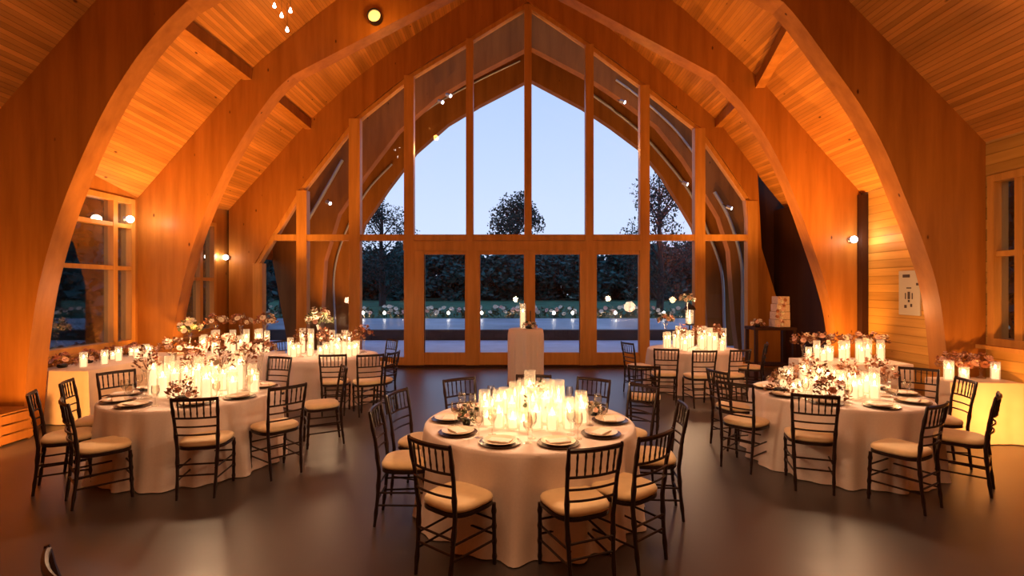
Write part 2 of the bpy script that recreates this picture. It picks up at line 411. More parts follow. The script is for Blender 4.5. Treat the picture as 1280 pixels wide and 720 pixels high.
# lit timber lining round the opening
out_ = [(318, 330), (374, 237), (443, 148), (511, 93), (587, 47), (660, 2), (737, 54), (806, 105), (875, 159), (937, 248), (942, 300)]
for (a_, b_) in zip(out_, out_[1:]):
    p_, q_ = m2([a_], D3)[0], m2([b_], D3)[0]
    dx, dz = q_[0]-p_[0], q_[1]-p_[1]; l = math.hypot(dx, dz); nx, nz = dz/l*.09, -dx/l*.09
    MB().prism([p_, q_, (q_[0]+nx, q_[1]+nz), (p_[0]+nx, p_[1]+nz)], -.06, .12).build('head_lining', W_MULL, gw)
def pane(px0, px1, tops, pyb, parent, y=.02):
    MB().prism([(gx(px0), gz(pyb)), (gx(px1), gz(pyb))]+[(gx(a), gz(b)) for a, b in tops], y, y+.008).build('pane', M_PANE, parent)
cent = [(p[0], p[1]) for p in mull]
for (a, ta), (b, tb) in zip(cent, cent[1:]):
    if a == 322: pane(a, b, [(b, tb), (a, ta)], 452, gw)
    else: pane(a, b, [(b, tb), (a, ta)], 297, gw)
for a, b in ((377, 443), (443, 511), (806, 875), (875, 941)): pane(a, b, [(b, 297), (a, 297)], 452, gw)
for a, b in ((322, 505), (800, 941)):
    MB().prism([(gx(a), 0), (gx(b), 0), (gx(b), gz(447)), (gx(a), gz(447))], -.05, .1).build('bottom_rail', W_MULL, gw)
MB().bx(gx(504), gx(812.5), -.088, .108, gz(313), gz(301)).build('door_header', W_MULL, gw)
MB().bx(gx(316), gx(948), -.16, .12, 0, .045).build('threshold', W_DARK, gw)
def leaf(n, x0, x1, o0, o1, handle=None):
    r_ = thing('door_%d' % n, None, None, (0, YG, 0), kind='structure')
    t, bt, bb = gz(313), gz(318), gz(441)
    mb = MB(); mb.bx(gx(x0), gx(o0), -.05, .06, .05, t); mb.bx(gx(o1), gx(x1), -.05, .06, .05, t)
    mb.bx(gx(o0), gx(o1), -.05, .06, .05, bb); mb.bx(gx(o0), gx(o1), -.05, .06, bt, t); fr_ = mb.build('door_frame', W_MULL, r_)
    MB().prism([(gx(o0), bb), (gx(o1), bb), (gx(o1), bt), (gx(o0), bt)], 0, .008).build('pane', M_PANE, r_)
    if handle: MB().tube([(gx(handle), -.05, 1.0), (gx(handle), -.1, 1.0), (gx(handle), -.1, 1.35), (gx(handle), -.05, 1.35)], .012).build('door_handle', M_METAL, fr_)
leaf(1, 593, 660, 600, 655, 657)
leaf(2, 660, 731, 669, 725, 663)
leaf(3, 517, 582, 530, 581)
leaf(4, 742, 800, 746, 799)
MB().bx(gx(582), gx(599), -.08, .1, 0, gz(313.1)).build('door_post', W_MULL, gw)
MB().bx(gx(725), gx(746), -.08, .1, 0, gz(313.1)).build('door_post', W_MULL, gw)
MB().bx(gx(505), gx(530), -.08, .1, 0, gz(313.1)).build('door_post', W_MULL, gw)

# ------------------------------------------------------------------ chiavari chair
def turned(p0, p1, r=.0135, rings=3):
    p0, p1 = Vector(p0), Vector(p1); pts, rad = [], []
    n = rings*4+1
    for i in range(n):
        t = i/(n-1); pts.append(p0.lerp(p1, t)); rad.append(r*(1.35 if i % 4 == 2 else 1.0)*(1-.2*max(0, .25-t)*2))
    return pts, rad
def chair_proto():
    t = thing('banquet_chair', 'x', 'chair')
    for s in (-1, 1):
        mb = MB(); pts, rad = turned((s*.175, .185, 0), (s*.185, .165, .43), .0145, 4); mb.tube(pts, rad, 7); mb.build('front_leg', W_CHAIR, t, True)
        mb = MB()
        path = [(s*.155, -.235, 0), (s*.16, -.21, .22), (s*.168, -.195, .44), (s*.180, -.22, .68), (s*.190, -.262, .905), (s*.191, -.265, .925)]
        rad = [.012, .014, .016, .014, .013, .009]; pp, rr_ = [], []
        for i in range(len(path)-1):
            a_, b_ = Vector(path[i]), Vector(path[i+1])
            for j in range(4):
                q = j/4; pp.append(a_.lerp(b_, q)); rr_.append((rad[i]*(1-q)+rad[i+1]*q)*(1.28 if j == 2 and i < 4 else 1))
        pp.append(Vector(path[-1])); rr_.append(rad[-1])
        mb.tube(pp, rr_, 7); mb.build('rear_leg', W_CHAIR, t, True)
    def seatring(sc):
        out = []
        for k in range(28):
            a = 2*pi*k/28; c, s_ = math.cos(a), math.sin(a)
            x = math.copysign(abs(c)**.55, c)*(.205+.02*s_)*sc; y = math.copysign(abs(s_)**.6, s_)*.195*sc
            out.append((x, y-.0))
        return out
    def slab(levels, name, mat):
        mb = MB(); rings = [[mb.bm.verts.new((x, y, z)) for x, y in seatring(sc)] for sc, z in levels]
        for i in range(len(rings)-1):
            for k in range(28): mb.bm.faces.new((rings[i][k], rings[i][(k+1) % 28], rings[i+1][(k+1) % 28], rings[i+1][k]))
        mb.bm.faces.new(rings[0]); mb.bm.faces.new(rings[-1]); return mb.build(name, mat, t, True)
    slab([(.94, .425), (1.0, .43), (1.0, .452), (.96, .457)], 'seat_frame', W_CHAIR)
    slab([(.95, .457), (1.0, .466), (1.01, .482), (.97, .497), (.86, .507), (.6, .512), (.25, .514)], 'cushion', M_CUSH)
    def rail(z, y, w, r, name, flat=1.0):
        mb = MB(); pts = [(x/6*w, y-.028*(1-(x/6)**2)+(.0), z) for x in range(-6, 7)]
        mb.tube(pts, r, 6)
        for v in mb.bm.verts: v.co.z = z+(v.co.z-z)*flat
        mb.build(name, W_CHAIR, t, True)
    def yb(z): return -.195-(z-.44)/.465*.067
    rail(.905, yb(.905), .189, .0125, 'crest_rail', 1.35)
    rail(.735, yb(.735), .184, .0095, 'back_rail'); rail(.655, yb(.655), .180, .0085, 'back_rail'); rail(.58, yb(.58), .176, .0085, 'back_rail')
    for k in range(6):
        x = -.135+k*.054; bow = lambda xx: -.028*(1-(xx/.187)**2)
        mb = MB(); pts, rad = turned((x*.97, yb(.735)+bow(x), .735), (x, yb(.905)+bow(x), .905), .0062, 2)
        mb.tube(pts, rad, 6); mb.build('spindle', W_CHAIR, t, True)
    for z in (.17, .27):
        for s in (-1, 1): MB().tube([(s*.157, -.22, z), (s*.178, .178, z)], .0085, 6).build('stretcher', W_CHAIR, t, True)
        MB().tube([(-.178, .176, z+.04), (.178, .176, z+.04)], .0085, 6).build('stretcher', W_CHAIR, t, True)
        MB().tube([(-.16, -.212, z+.04), (.16, -.212, z+.04)], .0085, 6).build('stretcher', W_CHAIR, t, True)
    return t
CH = Stock(chair_proto())
def chair(px, py, tgt, rmin, label, group, ang=None, d=None):
    d = d or 627/(py-360); b_ = Vector(((px-CX)/F*d, d)); t_ = Vector(tgt)
    v = b_-t_
    if rmin and v.length < rmin: v = v.normalized()*rmin; b_ = t_+v
    f = (-v).normalized() if ang is None else Vector((math.cos(ang), math.sin(ang)))
    c = b_+f*.262
    rz = math.atan2(f.y, f.x)-pi/2
    CH.put((c.x, c.y, 0), rz, label, group); return v
T0, T1, T2, T3, T4 = (.15, 4.47), (-3.5, 5.66), (3.58, 5.66), (-3.2, 8.85), (3.45, 9.75)
g0 = 'dark wooden banquet chairs round the centre table'
v0 = []
for px, py, lb, an in [
    (536, 551, 'dark chair with cream cushion at front left of centre table, its back to us', math.radians(52)),
    (745, 557, 'dark chair with cream cushion at front right of centre table, its back to us', math.radians(112)),
    (817, 540, 'dark chair angled at right of centre table, behind the front right chair', None),
    (843, 505, 'dark chair seen edge-on at the right edge of the centre table', None),
    (804, 481, 'dark chair at back right of centre table, narrow tall back', None),
    (742, 473, 'dark chair behind centre table, right of the candle cluster, facing us', None),
    (667, 469, 'dark chair behind centre table, mostly hidden by the candles', None),
    (584, 476, 'dark chair behind centre table, left of the candle cluster, facing us', None),
    (511, 490, 'dark chair at back left of centre table', None),
    (474, 508, 'dark chair seen edge-on at the left side of the centre table', math.radians(2))]:
    v0.append(chair(px, py, T0, 1.30, lb, g0, an))
g1 = 'dark wooden banquet chairs round the left table'
v1 = []
for px, py, lb, an in [
    (243, 497, 'dark chair standing centrally before the left table, its back to us', math.radians(100)),
    (360, 482, 'dark chair at right front of the left table, its back to us', math.radians(140)),
    (81, 501, 'dark chair nearest us at the lower left, long cream seat turned right', math.radians(48)),
    (40, 491, 'dark chair farthest left, seen almost edge-on', math.radians(35)),
    (91, 476, 'dark chair at left side of the left table, before the draped long table', math.radians(25)),
    (147, 464, 'dark chair behind the left table on its left side', math.radians(-30)),
    (350, 446, 'dark chair behind the left table, right of its candles', math.radians(-105)),
    (430, 458, 'dark chair at the right side of the left table, seat turned left', None)]:
    v1.append(chair(px, py, T1, 1.22, lb, g1, an))
g2 = 'dark wooden banquet chairs round the right table'
v2 = []
for px, py, lb, an in [
    (1019, 493, 'dark chair in front of the right table on its left, its back to us', math.radians(70)),
    (1172, 505, 'dark chair nearest us at the right table, its back to us', math.radians(120)),
    (1246, 493, 'dark chair at far right, seen edge-on beside the right table', math.radians(134)),
    (1207, 474, 'dark chair at right of the right table, before the gold draped table', math.radians(165)),
    (1148, 460, 'dark chair behind the right table, right of its candles', math.radians(-130)),
    (900, 463, 'dark chair at the left back of the right table', math.radians(15)),
    (918, 478, 'dark chair at the left front of the right table, seat turned right', math.radians(42))]:
    v2.append(chair(px, py, T2, 1.22, lb, g2, an))
g3 = 'dark wooden banquet chairs round the far left table'
for px, py, lb, an in [
    (416, 443, 'dark chair before the far left table, beside the seat of a nearer chair', math.radians(100)),
    (463, 443, 'dark chair before the far left table on its right, its back to us', math.radians(115)),
    (492, 440, 'dark chair edge-on at the right side of the far left table', math.radians(165)),
    (470, 426, 'dark chair behind the far left table near the glass', None),
    (372, 428, 'dark chair behind the far left table on its left side', None)]:
    chair(px, py, T3, 1.28, lb, g3, an)
g4 = 'dark wooden banquet chairs round the far right table'
for px, py, lb, an in [
    (833, 436, 'dark chair before the far right table on its left, its back to us', math.radians(80)),
    (881, 438, 'dark chair before the far right table in the middle, its back to us', math.radians(92)),
    (926, 437, 'dark chair before the far right table on its right, its back to us', math.radians(105)),
    (805, 457, 'dark chair standing behind the centre table toward the far right table', math.radians(75)),
    (784, 428, 'dark chair at the left side of the far right table near the glass', None),
    (900, 426, 'dark chair behind the far right table near the glass', None)]:
    chair(px, py, T4, 1.25, lb, g4, an)
chair(71, 699, T1, 0, 'dark chair cut off by the lower left edge, only a post tip showing', 'dark chair at the picture edge', math.atan2(-.76, -.65)+pi, d=1.82)

# ------------------------------------------------------------------ tables and cloths
def round_table(c, r, label, clabel):
    t = thing('round_table', label, 'table', (c[0], c[1], 0))
    MB().lathe([(r-.04, .70), (r-.02, .705), (r-.02, .73), (r-.04, .735)], n=48).build('tabletop', W_BROWN, t, True)
    for a in range(4):
        an = a*pi/2+.6; MB().tube([(.45*math.cos(an), .45*math.sin(an), 0), (.4*math.cos(an), .4*math.sin(an), .7)], .018).build('leg', M_METAL, t, True)
    ph = [R.uniform(0, 6.28) for _ in range(4)]
    def wob(q, z, a):
        if q < r-.03: return q
        k = max(0, (.72-z)/.72)
        w = (math.sin(15*a+ph[0])+.7*math.sin(26*a+ph[1]+k)+.5*math.sin(8*a+ph[2]))
        return q+k**.6*.034*w*(r/.9)
    prof_ = [(.02, .742), (r*.5, .742), (r-.05, .742), (r-.012, .740), (r+.002, .73), (r+.008, .71), (r+.012, .65), (r+.018, .55), (r+.026, .42), (r+.034, .28), (r+.044, .14), (r+.055, .03), (r+.06, .008)]
    mb = MB(); mb.lathe(prof_, n=180, cap0=True, cap1=False, wob=wob)
    o = mb.build('tablecloth', M_CLOTH, None, True, loc=(c[0], c[1], 0)); tag(o, clabel, 'tablecloth')
round_table(T0, .90, 'round banquet table at the centre of the hall under floor-length white cloth', 'white floor-length cloth over the round centre table')
round_table(T1, .86, 'round banquet table on the left, hidden under white cloth', 'white floor-length cloth over the near left round table')
round_table(T2, .86, 'round banquet table on the right, hidden under white cloth', 'white floor-length cloth over the near right round table')
round_table(T3, .86, 'round banquet table far left by the glass, hidden under white cloth', 'white floor-length cloth over the far left round table')
round_table(T4, .84, 'round banquet table far right by the glass, hidden under white cloth', 'white floor-length cloth over the far right round table')
def cloth_box(cx_, cy_, w, l, rz, h, mat, label, tlabel, folds=.012):
    t = thing('long_table', tlabel, 'table', (cx_, cy_, 0), rz)
    MB().bx(-w/2+.03, w/2-.03, -l/2+.03, l/2-.03, h-.05, h-.02).build('tabletop', W_BROWN, t)
    for sx in (-1, 1):
        for sy in (-1, 1): MB().tube([(sx*(w/2-.1), sy*(l/2-.1), 0), (sx*(w/2-.1), sy*(l/2-.1), h-.05)], .018).build('leg', M_METAL, t)
    n = 160; ring = []
    per = 2*(w+l)
    for k in range(n):
        s_ = per*k/n
        if s_ < w: x, y, nx, ny = -w/2+s_, -l/2, 0, -1
        elif s_ < w+l: x, y, nx, ny = w/2, -l/2+s_-w, 1, 0
        elif s_ < 2*w+l: x, y, nx, ny = w/2-(s_-w-l), l/2, 0, 1
        else: x, y, nx, ny = -w/2, l/2-(s_-2*w-l), -1, 0
        ring.append((x, y, nx, ny, s_))
    mb = MB(); rings = []
    for z, inn in ((h, .03), (h-.003, .008), (h-.02, 0), (h*.7, -.004), (h*.35, -.008), (.01, -.014)):
        k_ = (h-z)/h; rg = []
        for x, y, nx, ny, s_ in ring:
            q = k_*folds*(math.sin(s_*17)+.6*math.sin(s_*31+1))-inn
            xx, yy = x+nx*q, y+ny*q
            if inn > 0:
                xx = max(-w/2+inn, min(w/2-inn, xx)); yy = max(-l/2+inn, min(l/2-inn, yy))
            rg.append(mb.bm.verts.new((xx, yy, z)))
        rings.append(rg)
    for i in range(len(rings)-1):
        for k in range(n): mb.bm.faces.new((rings[i][k], rings[i][(k+1) % n], rings[i+1][(k+1) % n], rings[i+1][k]))
    mb.bm.faces.new(rings[0])
    o = mb.build('tablecloth', mat, None, True, loc=(cx_, cy_, 0)); o.rotation_euler = (0, 0, rz); tag(o, label, 'tablecloth')
cloth_box(-6.3, 8.15, .84, 2.1, 0, .75, M_CLOTH2, 'cream cloth over the long table along the left wall under the window', 'long table along the left wall under the window')
cloth_box(-4.9, 9.0, 1.5, .75, 0, .75, M_CLOTH, 'white cloth over the short table behind the near left round table', 'short table behind the near left round table')
cloth_box(5.78, 6.42, .86, .42, -.06, .75, M_CLOTH2, 'gold-lit cloth with creases over the narrow table at the right wall', 'narrow table against the right wall in front of the arch leg')
cloth_box(5.32, 8.1, 1.5, .75, 0, .75, M_CLOTH, 'white cloth over the short table behind the near right round table', 'short table behind the near right round table')
# tall cocktail table
t = thing('cocktail_table', 'tall slim cocktail table before the glass doors under a long cloth', 'table', (.27, 10.0, 0))
MB().lathe([(.3, 1.07), (.31, 1.075), (.31, 1.1), (.3, 1.105)], n=32).build('tabletop', W_BROWN, t, True)
MB().tube([(0, 0, .03), (0, 0, 1.07)], .03).build('pole', M_METAL, t, True)
MB().lathe([(.24, 0), (.25, .01), (.05, .04), (.03, .06)], n=24).build('base', M_METAL, t, True)
mb = MB(); mb.lathe([(.02, 1.112), (.25, 1.112), (.315, 1.108), (.335, 1.09), (.345, 1.0), (.335, .8), (.33, .5), (.33, .2), (.345, .01)], n=120, cap1=False,
   wob=lambda q, z, a: q+(0 if q < .32 else .018*min(1, (1.1-z)*4)*(math.sin(11*a)+.5*math.sin(19*a))))
o = mb.build('tablecloth', M_CLOTH, None, True, loc=(.27, 10.0, 0)); tag(o, 'long blush-white cloth draped over the tall cocktail table', 'tablecloth')

# ------------------------------------------------------------------ candles
def candle_proto(h, r, cr, ch):
    t = thing('candle_holder', 'x', 'candle')
    MB().lathe([(r*.92, 0), (r, .006), (r, h), (r-.003, h), (r-.003, .012), (.004, .010)], n=18, cap1=True).build('glass', M_FROST, t, True)
    MB().lathe([(cr*.98, .0125), (cr, .02), (cr, ch-.006), (cr*.85, ch), (cr*.2, ch-.004)], n=14).build('candle', M_WAX, t, True)
    cd = [c for c in t.children if c.name.startswith('candle')][-1]
    fh = .05
    MB().lathe([(.002, ch), (.008, ch+.010), (.0105, ch+.020), (.008, ch+.033), (.003, ch+.044), (.0005, ch+fh)], n=8).build('flame', M_FLAME, cd, True)
    return Stock(t)
CS = [candle_proto(.16, .045, .034, .08), candle_proto(.23, .05, .036, .14), candle_proto(.32, .052, .036, .2), candle_proto(.42, .05, .034, .28)]
def scatter(c, rx, ry, n, mind, rnd, off=(0, 0)):
    pts = []; tries = 0
    while len(pts) < n and tries < 6000:
        tries += 1; a = rnd.uniform(0, 2*pi); q = math.sqrt(rnd.random())
        p = (c[0]+off[0]+rx*q*math.cos(a), c[1]+off[1]+ry*q*math.sin(a))
        if all(math.dist(p, o) > mind for o in pts): pts.append(p)
    return pts
def candles(pts, z, kinds, label, group, rnd, inner=None):
    for i, p in enumerate(pts):
        k = kinds[int(rnd.random()*len(kinds))] if inner is None else inner(p)
        CS[k].put((p[0], p[1], z), rnd.uniform(0, 6), label, group, sc=rnd.uniform(.92, 1.08))
r0 = random.Random(3)
c0 = (T0[0]+.03, T0[1]+.02)
candles([p for p in scatter(c0, .47, .38, 34, .108, r0) if math.dist(p, c0) > .13], .7425, [0, 1, 1, 2], 'lit pillar candle in a clear glass cylinder on the centre round table', 'glowing candles massed on the centre table', r0,
        lambda p: 2 if math.dist(p, c0) < .25 else r0.choice([0, 1, 1]))
CS[3].put((c0[0]-.02, c0[1]+.09, .7425), 0, 'tallest lit candle, in a slim glass cylinder at the middle of the centre table', None)
candles(scatter(T1, .58, .42, 26, .118, r0, (.10, .05)), .7425, [2, 2, 3, 3, 1], 'lit candle in a tall glass cylinder on the near left round table', 'glowing candles massed on the near left table', r0)
candles(scatter(T2, .52, .42, 26, .112, r0, (-.02, .05)), .7425, [1, 1, 2, 0], 'lit candle in a glass cylinder on the near right round table', 'glowing candles massed on the near right table', r0)
candles(scatter(T3, .60, .5, 20, .13, r0, (0, 0)), .7425, [1, 2, 2, 1, 3], 'lit candle in a glass cylinder on the far left round table', 'glowing candles on the far left table', r0)
candles(scatter(T4, .55, .5, 20, .13, r0, (0, 0)), .7425, [1, 2, 2, 1, 3], 'lit candle in a glass cylinder on the far right round table', 'glowing candles on the far right table', r0)
candles(scatter((-6.25, 8.1), .28, .95, 9, .2, r0), .7505, [0, 0, 1], 'short lit candle in glass on the long table under the left window', 'candles on the left wall table', r0)
candles(scatter((-4.9, 9.0), .62, .28, 12, .15, r0), .7505, [2, 3, 3], 'tall lit candle in glass on the short table behind the near left round table', 'candles on the short left table', r0)
candles([(5.46, 6.4), (5.56, 6.52), (5.62, 6.36), (5.72, 6.5), (6.06, 6.42)], .7505, [1, 0, 1], 'lit candle in glass on the narrow gold-draped table at the right wall', 'candles on the right wall table', r0)
candles(scatter((5.32, 8.1), .65, .28, 14, .14, r0), .7505, [1, 2, 2], 'lit candle in glass on the short table behind the near right round table', 'candles on the short right table', r0)
CS[3].put((.21, 9.98, 1.1125), 0, 'single tall lit candle standing on the cocktail table', None, sc=1.15)
for c_ in CS: c_.done()

# ------------------------------------------------------------------ flowers
def blossom_mesh(mat, nm):
    mb = MB()
    for ring, (n, r_, z_, tilt) in enumerate([(6, .030, .0, .3), (5, .020, .010, .9), (3, .009, .016, 1.3)]):
        for k in range(n):
            a = 2*pi*k/n+ring*.5; ca, sa = math.cos(a), math.sin(a); w = r_*.8
            b0 = Vector((0, 0, z_)); o_ = Vector((ca, sa, 0)); s_ = Vector((-sa, ca, 0)); up = Vector((0, 0, 1))
            m_ = b0+o_*r_*.6*math.cos(tilt)+up*r_*.6*math.sin(tilt); e_ = b0+o_*r_*math.cos(tilt*.8)+up*r_*1.1*math.sin(tilt)
            v = [mb.bm.verts.new(q) for q in (b0-s_*w*.2, b0+s_*w*.2, m_+s_*w*.6, e_+s_*w*.35, e_-s_*w*.35, m_-s_*w*.6)]
            mb.bm.faces.new((v[0], v[1], v[2], v[5])); mb.bm.faces.new((v[5], v[2], v[3], v[4]))
    me = bpy.data.meshes.new(nm); mb.bm.to_mesh(me); mb.bm.free(); me.materials.append(mat); return me
BM = [blossom_mesh(M_BL1, 'blush_blossom'), blossom_mesh(M_BL2, 'ivory_blossom'), blossom_mesh(M_BL3, 'rust_blossom')]
def leaves(mb, n, rx, ry, rz_, ctr, rnd, s=.035, low=0.0):
    for _ in range(n):
        u = rnd.uniform(low, 1); a = rnd.uniform(0, 2*pi); q = math.sqrt(max(0, 1-u*u))*rnd.uniform(.6, 1.05)
        p = Vector((ctr[0]+rx*q*math.cos(a), ctr[1]+ry*q*math.sin(a), ctr[2]+rz_*u*rnd.uniform(.7, 1.15)))
        d_ = Vector((math.cos(a)+rnd.uniform(-.6, .6), math.sin(a)+rnd.uniform(-.6, .6), rnd.uniform(-.2, 1.2))).normalized()
        t_ = d_.cross(Vector((rnd.uniform(-1, 1), rnd.uniform(-1, 1), rnd.uniform(-1, 1)))).normalized()
        l = s*rnd.uniform(.7, 1.4)
        mb.quad(p, p+d_*l*.5+t_*l*.25, p+d_*l, p+d_*l*.5-t_*l*.25)
def bouquet(loc, rx, rz_, n, label, cols=(0, 1, 2), stem=0, green=M_GREEN, ry=None, seed=0, bs=1.6, group=None, nl=130, name='flower_arrangement'):
    rnd = random.Random(seed*13+5); ry = ry or rx
    t = thing(name, label, 'flowers', loc, group=group)
    base = stem
    if stem: MB().lathe([(.05, 0), (.055, .008), (.014, .03), (.012, stem*.6), (.03, stem*.92), (.05, stem), (.046, stem), (.01, stem*.9)], n=16).build('vase', M_GLASS, t, True)
    else: MB().lathe([(rx*.4, 0), (rx*.5, .02), (rx*.45, .05), (rx*.3, .055)], n=16).build('bowl', M_METAL, t, True)
    mb = MB(); leaves(mb, nl, rx, ry, rz_, (0, 0, base+.02), rnd, s=max(.04, rx*.3))
    for k in range(8):
        a = k*pi/4; mb.tube([(0, 0, base), (rx*.5*math.cos(a), ry*.5*math.sin(a), base+rz_*.6)], .002, 4)
    fo = mb.build('foliage', green, t); fo['kind'] = 'stuff'
    for k in range(n):
        u = rnd.uniform(.15, 1); a = 2.4*k; q = math.sqrt(1-u*u*.9)
        p = Vector((rx*q*math.cos(a), ry*q*math.sin(a), rz_*u)); b_ = bpy.data.objects.new('blossom', BM[cols[k % len(cols)]]); COL.objects.link(b_)
        b_.parent = t; b_.location = p+Vector((0, 0, base+.02)); b_.rotation_euler = Vector((p.x, p.y, p.z*.9+.02)).to_track_quat('Z', 'Y').to_euler()
        s_ = bs*rnd.uniform(.8, 1.2); b_.scale = (s_, s_, s_)
    return t
Z = .743
bouquet((c0[0]+.04, c0[1]-.02, Z), .11, .30, 6, 'tall green and ivory posy at the middle of the centre table candles', (1,), seed=1, bs=1.0)
for i, (a, lb) in enumerate([(200, 'small blush posy at the left of the centre table candles'), (20, 'small blush posy at the right of the centre table candles'), (40, 'small pale posy at back right of the centre table candles'), (160, 'small pale posy at back left of the centre table candles')]):
    a = math.radians(a); bouquet((c0[0]+.60*math.cos(a), c0[1]+.50*math.sin(a), Z), .07, .08, 7, lb, (0, 1), seed=10+i, bs=.9, nl=50)
bouquet((T1[0]+.12, T1[1]-.42, Z), .13, .22, 9, 'rust dried flower posy in front of the near left table candles', (2, 2, 0), green=M_DRY, seed=2, bs=1.1)
for i, (dx, dy, h, lb) in enumerate([(-.45, .3, .40, 'ivory flowers on a tall stem at the left back of the near left table'), (.05, .42, .44, 'ivory flowers on a tall stem at the middle back of the near left table'), (.60, .25, .40, 'ivory flowers on a tall stem at the right of the near left table')]):
    bouquet((T1[0]+dx, T1[1]+dy, Z), .16, .13, 10, lb, (1, 0), stem=h, seed=20+i, bs=1.3, green=M_DRY)
k_ = 0
for tt, wh, hs in ((T1, 'near left', .30), (T2, 'near right', .16), (T3, 'far left', .22), (T4, 'far right', .22)):
    for dx, dy in ((-.34, -.28), (.05, -.12), (.40, -.2), (-.15, .22), (.5, .12)):
        k_ += 1
        bouquet((tt[0]+dx, tt[1]+dy, Z), .10, .20, 4, 'dried rust sprigs standing among the candles on the %s table' % wh, (2, 0, 1), stem=hs, seed=200+k_, green=M_DRY, bs=1.0, nl=90, name='dried_sprigs', group='dried sprigs among the %s candles' % wh)
for i, (dx, dy, cols, lb) in enumerate([(-.60, .0, (0, 1), 'blush and ivory flower mound at the left of the near right table'), (-.30, -.40, (0, 2), 'blush flower mound at the front of the near right table'), (-.18, .45, (2, 0), 'rust flower mound behind the near right table candles'), (.42, .42, (1, 2), 'ivory flower mound at back right of the near right table')]):
    bouquet((T2[0]+dx, T2[1]+dy, Z), .15, .2, 12, lb, cols, seed=30+i, bs=1.3, green=M_DRY)
bouquet((T3[0]-.14, T3[1]+.0, Z), .20, .24, 16, 'ivory flower ball on a tall glass stem on the far left table', (1, 1, 0), stem=.52, seed=4, bs=1.8)
bouquet((T3[0]+.55, T3[1]+.3, Z), .14, .18, 8, 'rust and blush posy at the right of the far left table', (2, 0), stem=.28, seed=5, green=M_DRY)
bouquet((T4[0]-.05, T4[1]+.2, Z), .12, .14, 8, 'small white flowers on the tallest glass stem on the far right table', (1,), stem=.88, seed=6)
bouquet((T4[0]-.55, T4[1]-.1, Z), .12, .12, 8, 'ivory flowers on a stem at the left of the far right table', (1, 0), stem=.5, seed=7)
for i, y in enumerate((7.4, 7.85, 8.3, 8.75)):
    bouquet((-6.5, y, .7505), .13, .16, 8, 'dark flower mound on the long left table, %s' % ['nearest of four', 'second from the arch', 'third from the arch', 'farthest of four'][i], (2, 0), seed=40+i, green=M_DRY)
bouquet((-5.75, 9.14, .7505), .18, .2, 12, 'white flower ball on glass stem before the left window', (1,), stem=.35, seed=50, bs=2)
for i, x in enumerate((-5.35, -4.9, -4.45)):
    bouquet((x, 9.26, .7505), .17, .16, 10, 'ivory and rust flowers on a stem behind the left candles, %s' % ['leftmost', 'middle', 'rightmost'][i], (1, 2, 1), stem=.48, seed=51+i, green=M_DRY)
for i, x in enumerate((4.75, 5.05, 5.35, 5.65, 5.95)):
    bouquet((x, 8.36, .7505), .16, .16, 9, 'rust flower mound behind the right short table candles, %s' % ['leftmost', 'second from left', 'middle one', 'second from right', 'rightmost'][i], (2, 0, 1), stem=.22, seed=60+i, green=M_DRY)
for i, x in enumerate((5.58, 5.78, 5.98)):
    bouquet((x, 6.53, .7505), .12, .16, 8, 'peach flower mound on the narrow gold-draped table, %s' % ['leftmost', 'middle one', 'rightmost'][i], (0, 2), stem=.12, seed=70+i, green=M_DRY)
bouquet((.33, 9.95, 1.1125), .15, .10, 12, 'ivory and gold flowers on top of the cocktail table', (1, 0), seed=80, bs=1.3)

# ------------------------------------------------------------------ place settings
def mkset():
    c = thing('charger_plate', 'x', 'plate'); MB().lathe([(.09, 0), (.13, .004), (.155, .012), (.157, .015), (.13, .009), (.02, .006)], n=32).build('rim', M_CHARG, c, True)
    p = MB().lathe([(.06, 0), (.07, .002), (.10, .010), (.128, .020), (.130, .022), (.10, .015), (.07, .008), (.01, .007)], n=32).build('dinner_plate', M_PLATE, None, True)
    tag(p, 'x', 'plate')
    n = MB().box((0, 0, .008), (.10, .17, .012)).build('napkin', M_NAP, None, bevel=.004); tag(n, 'x', 'napkin')
    g = MB().lathe([(.032, 0), (.033, .003), (.006, .008), (.004, .03), (.004, .085), (.014, .098), (.034, .125), (.038, .155), (.033, .20), (.0315, .20), (.036, .155), (.032, .128), (.004, .104)], n=16).build('wine_glass', M_GLASS, None, True)
    tag(g, 'x', 'glass')
    return [Stock(q) for q in (c, p, n, g)]
S_C, S_P, S_N, S_G = mkset()
def setting(t, ang, r, where, gl=2, nap=True):
    ca, sa = math.cos(ang), math.sin(ang); x, y = t[0]+r*ca, t[1]+r*sa
    S_C.put((x, y, Z), ang, 'dark-rimmed charger plate under a cream plate on the %s' % where, 'charger plates on the %s' % where)
    S_P.put((x, y, Z+.0075), ang, 'cream dinner plate on a dark charger on the %s' % where, 'dinner plates on the %s' % where)
    if nap: S_N.put((x+.0*ca, y, Z+.0075+.0085), ang, 'folded pale napkin lying on a plate on the %s' % where, 'napkins on the %s' % where)
    for k in range(gl):
        a2 = ang+(.22+.0*k); r2 = r-.03-.14*k if k else r-.05
        a2 = ang+(.30 if k == 0 else .36)
        S_G.put((t[0]+r2*math.cos(a2), t[1]+r2*math.sin(a2), Z), 0, 'stemmed clear wine glass by a plate on the %s' % where, 'wine glasses on the %s' % where)
for i in range(10):
    setting(T0, math.radians(-92+18+36*i), .70, 'centre round table', 2)
for v in v1: setting(T1, math.atan2(v.y, v.x), .68, 'near left round table', 1, True)
for v in v2: setting(T2, math.atan2(v.y, v.x), .68, 'near right round table', 1, True)
for s_ in (S_C, S_P, S_N, S_G): s_.done()

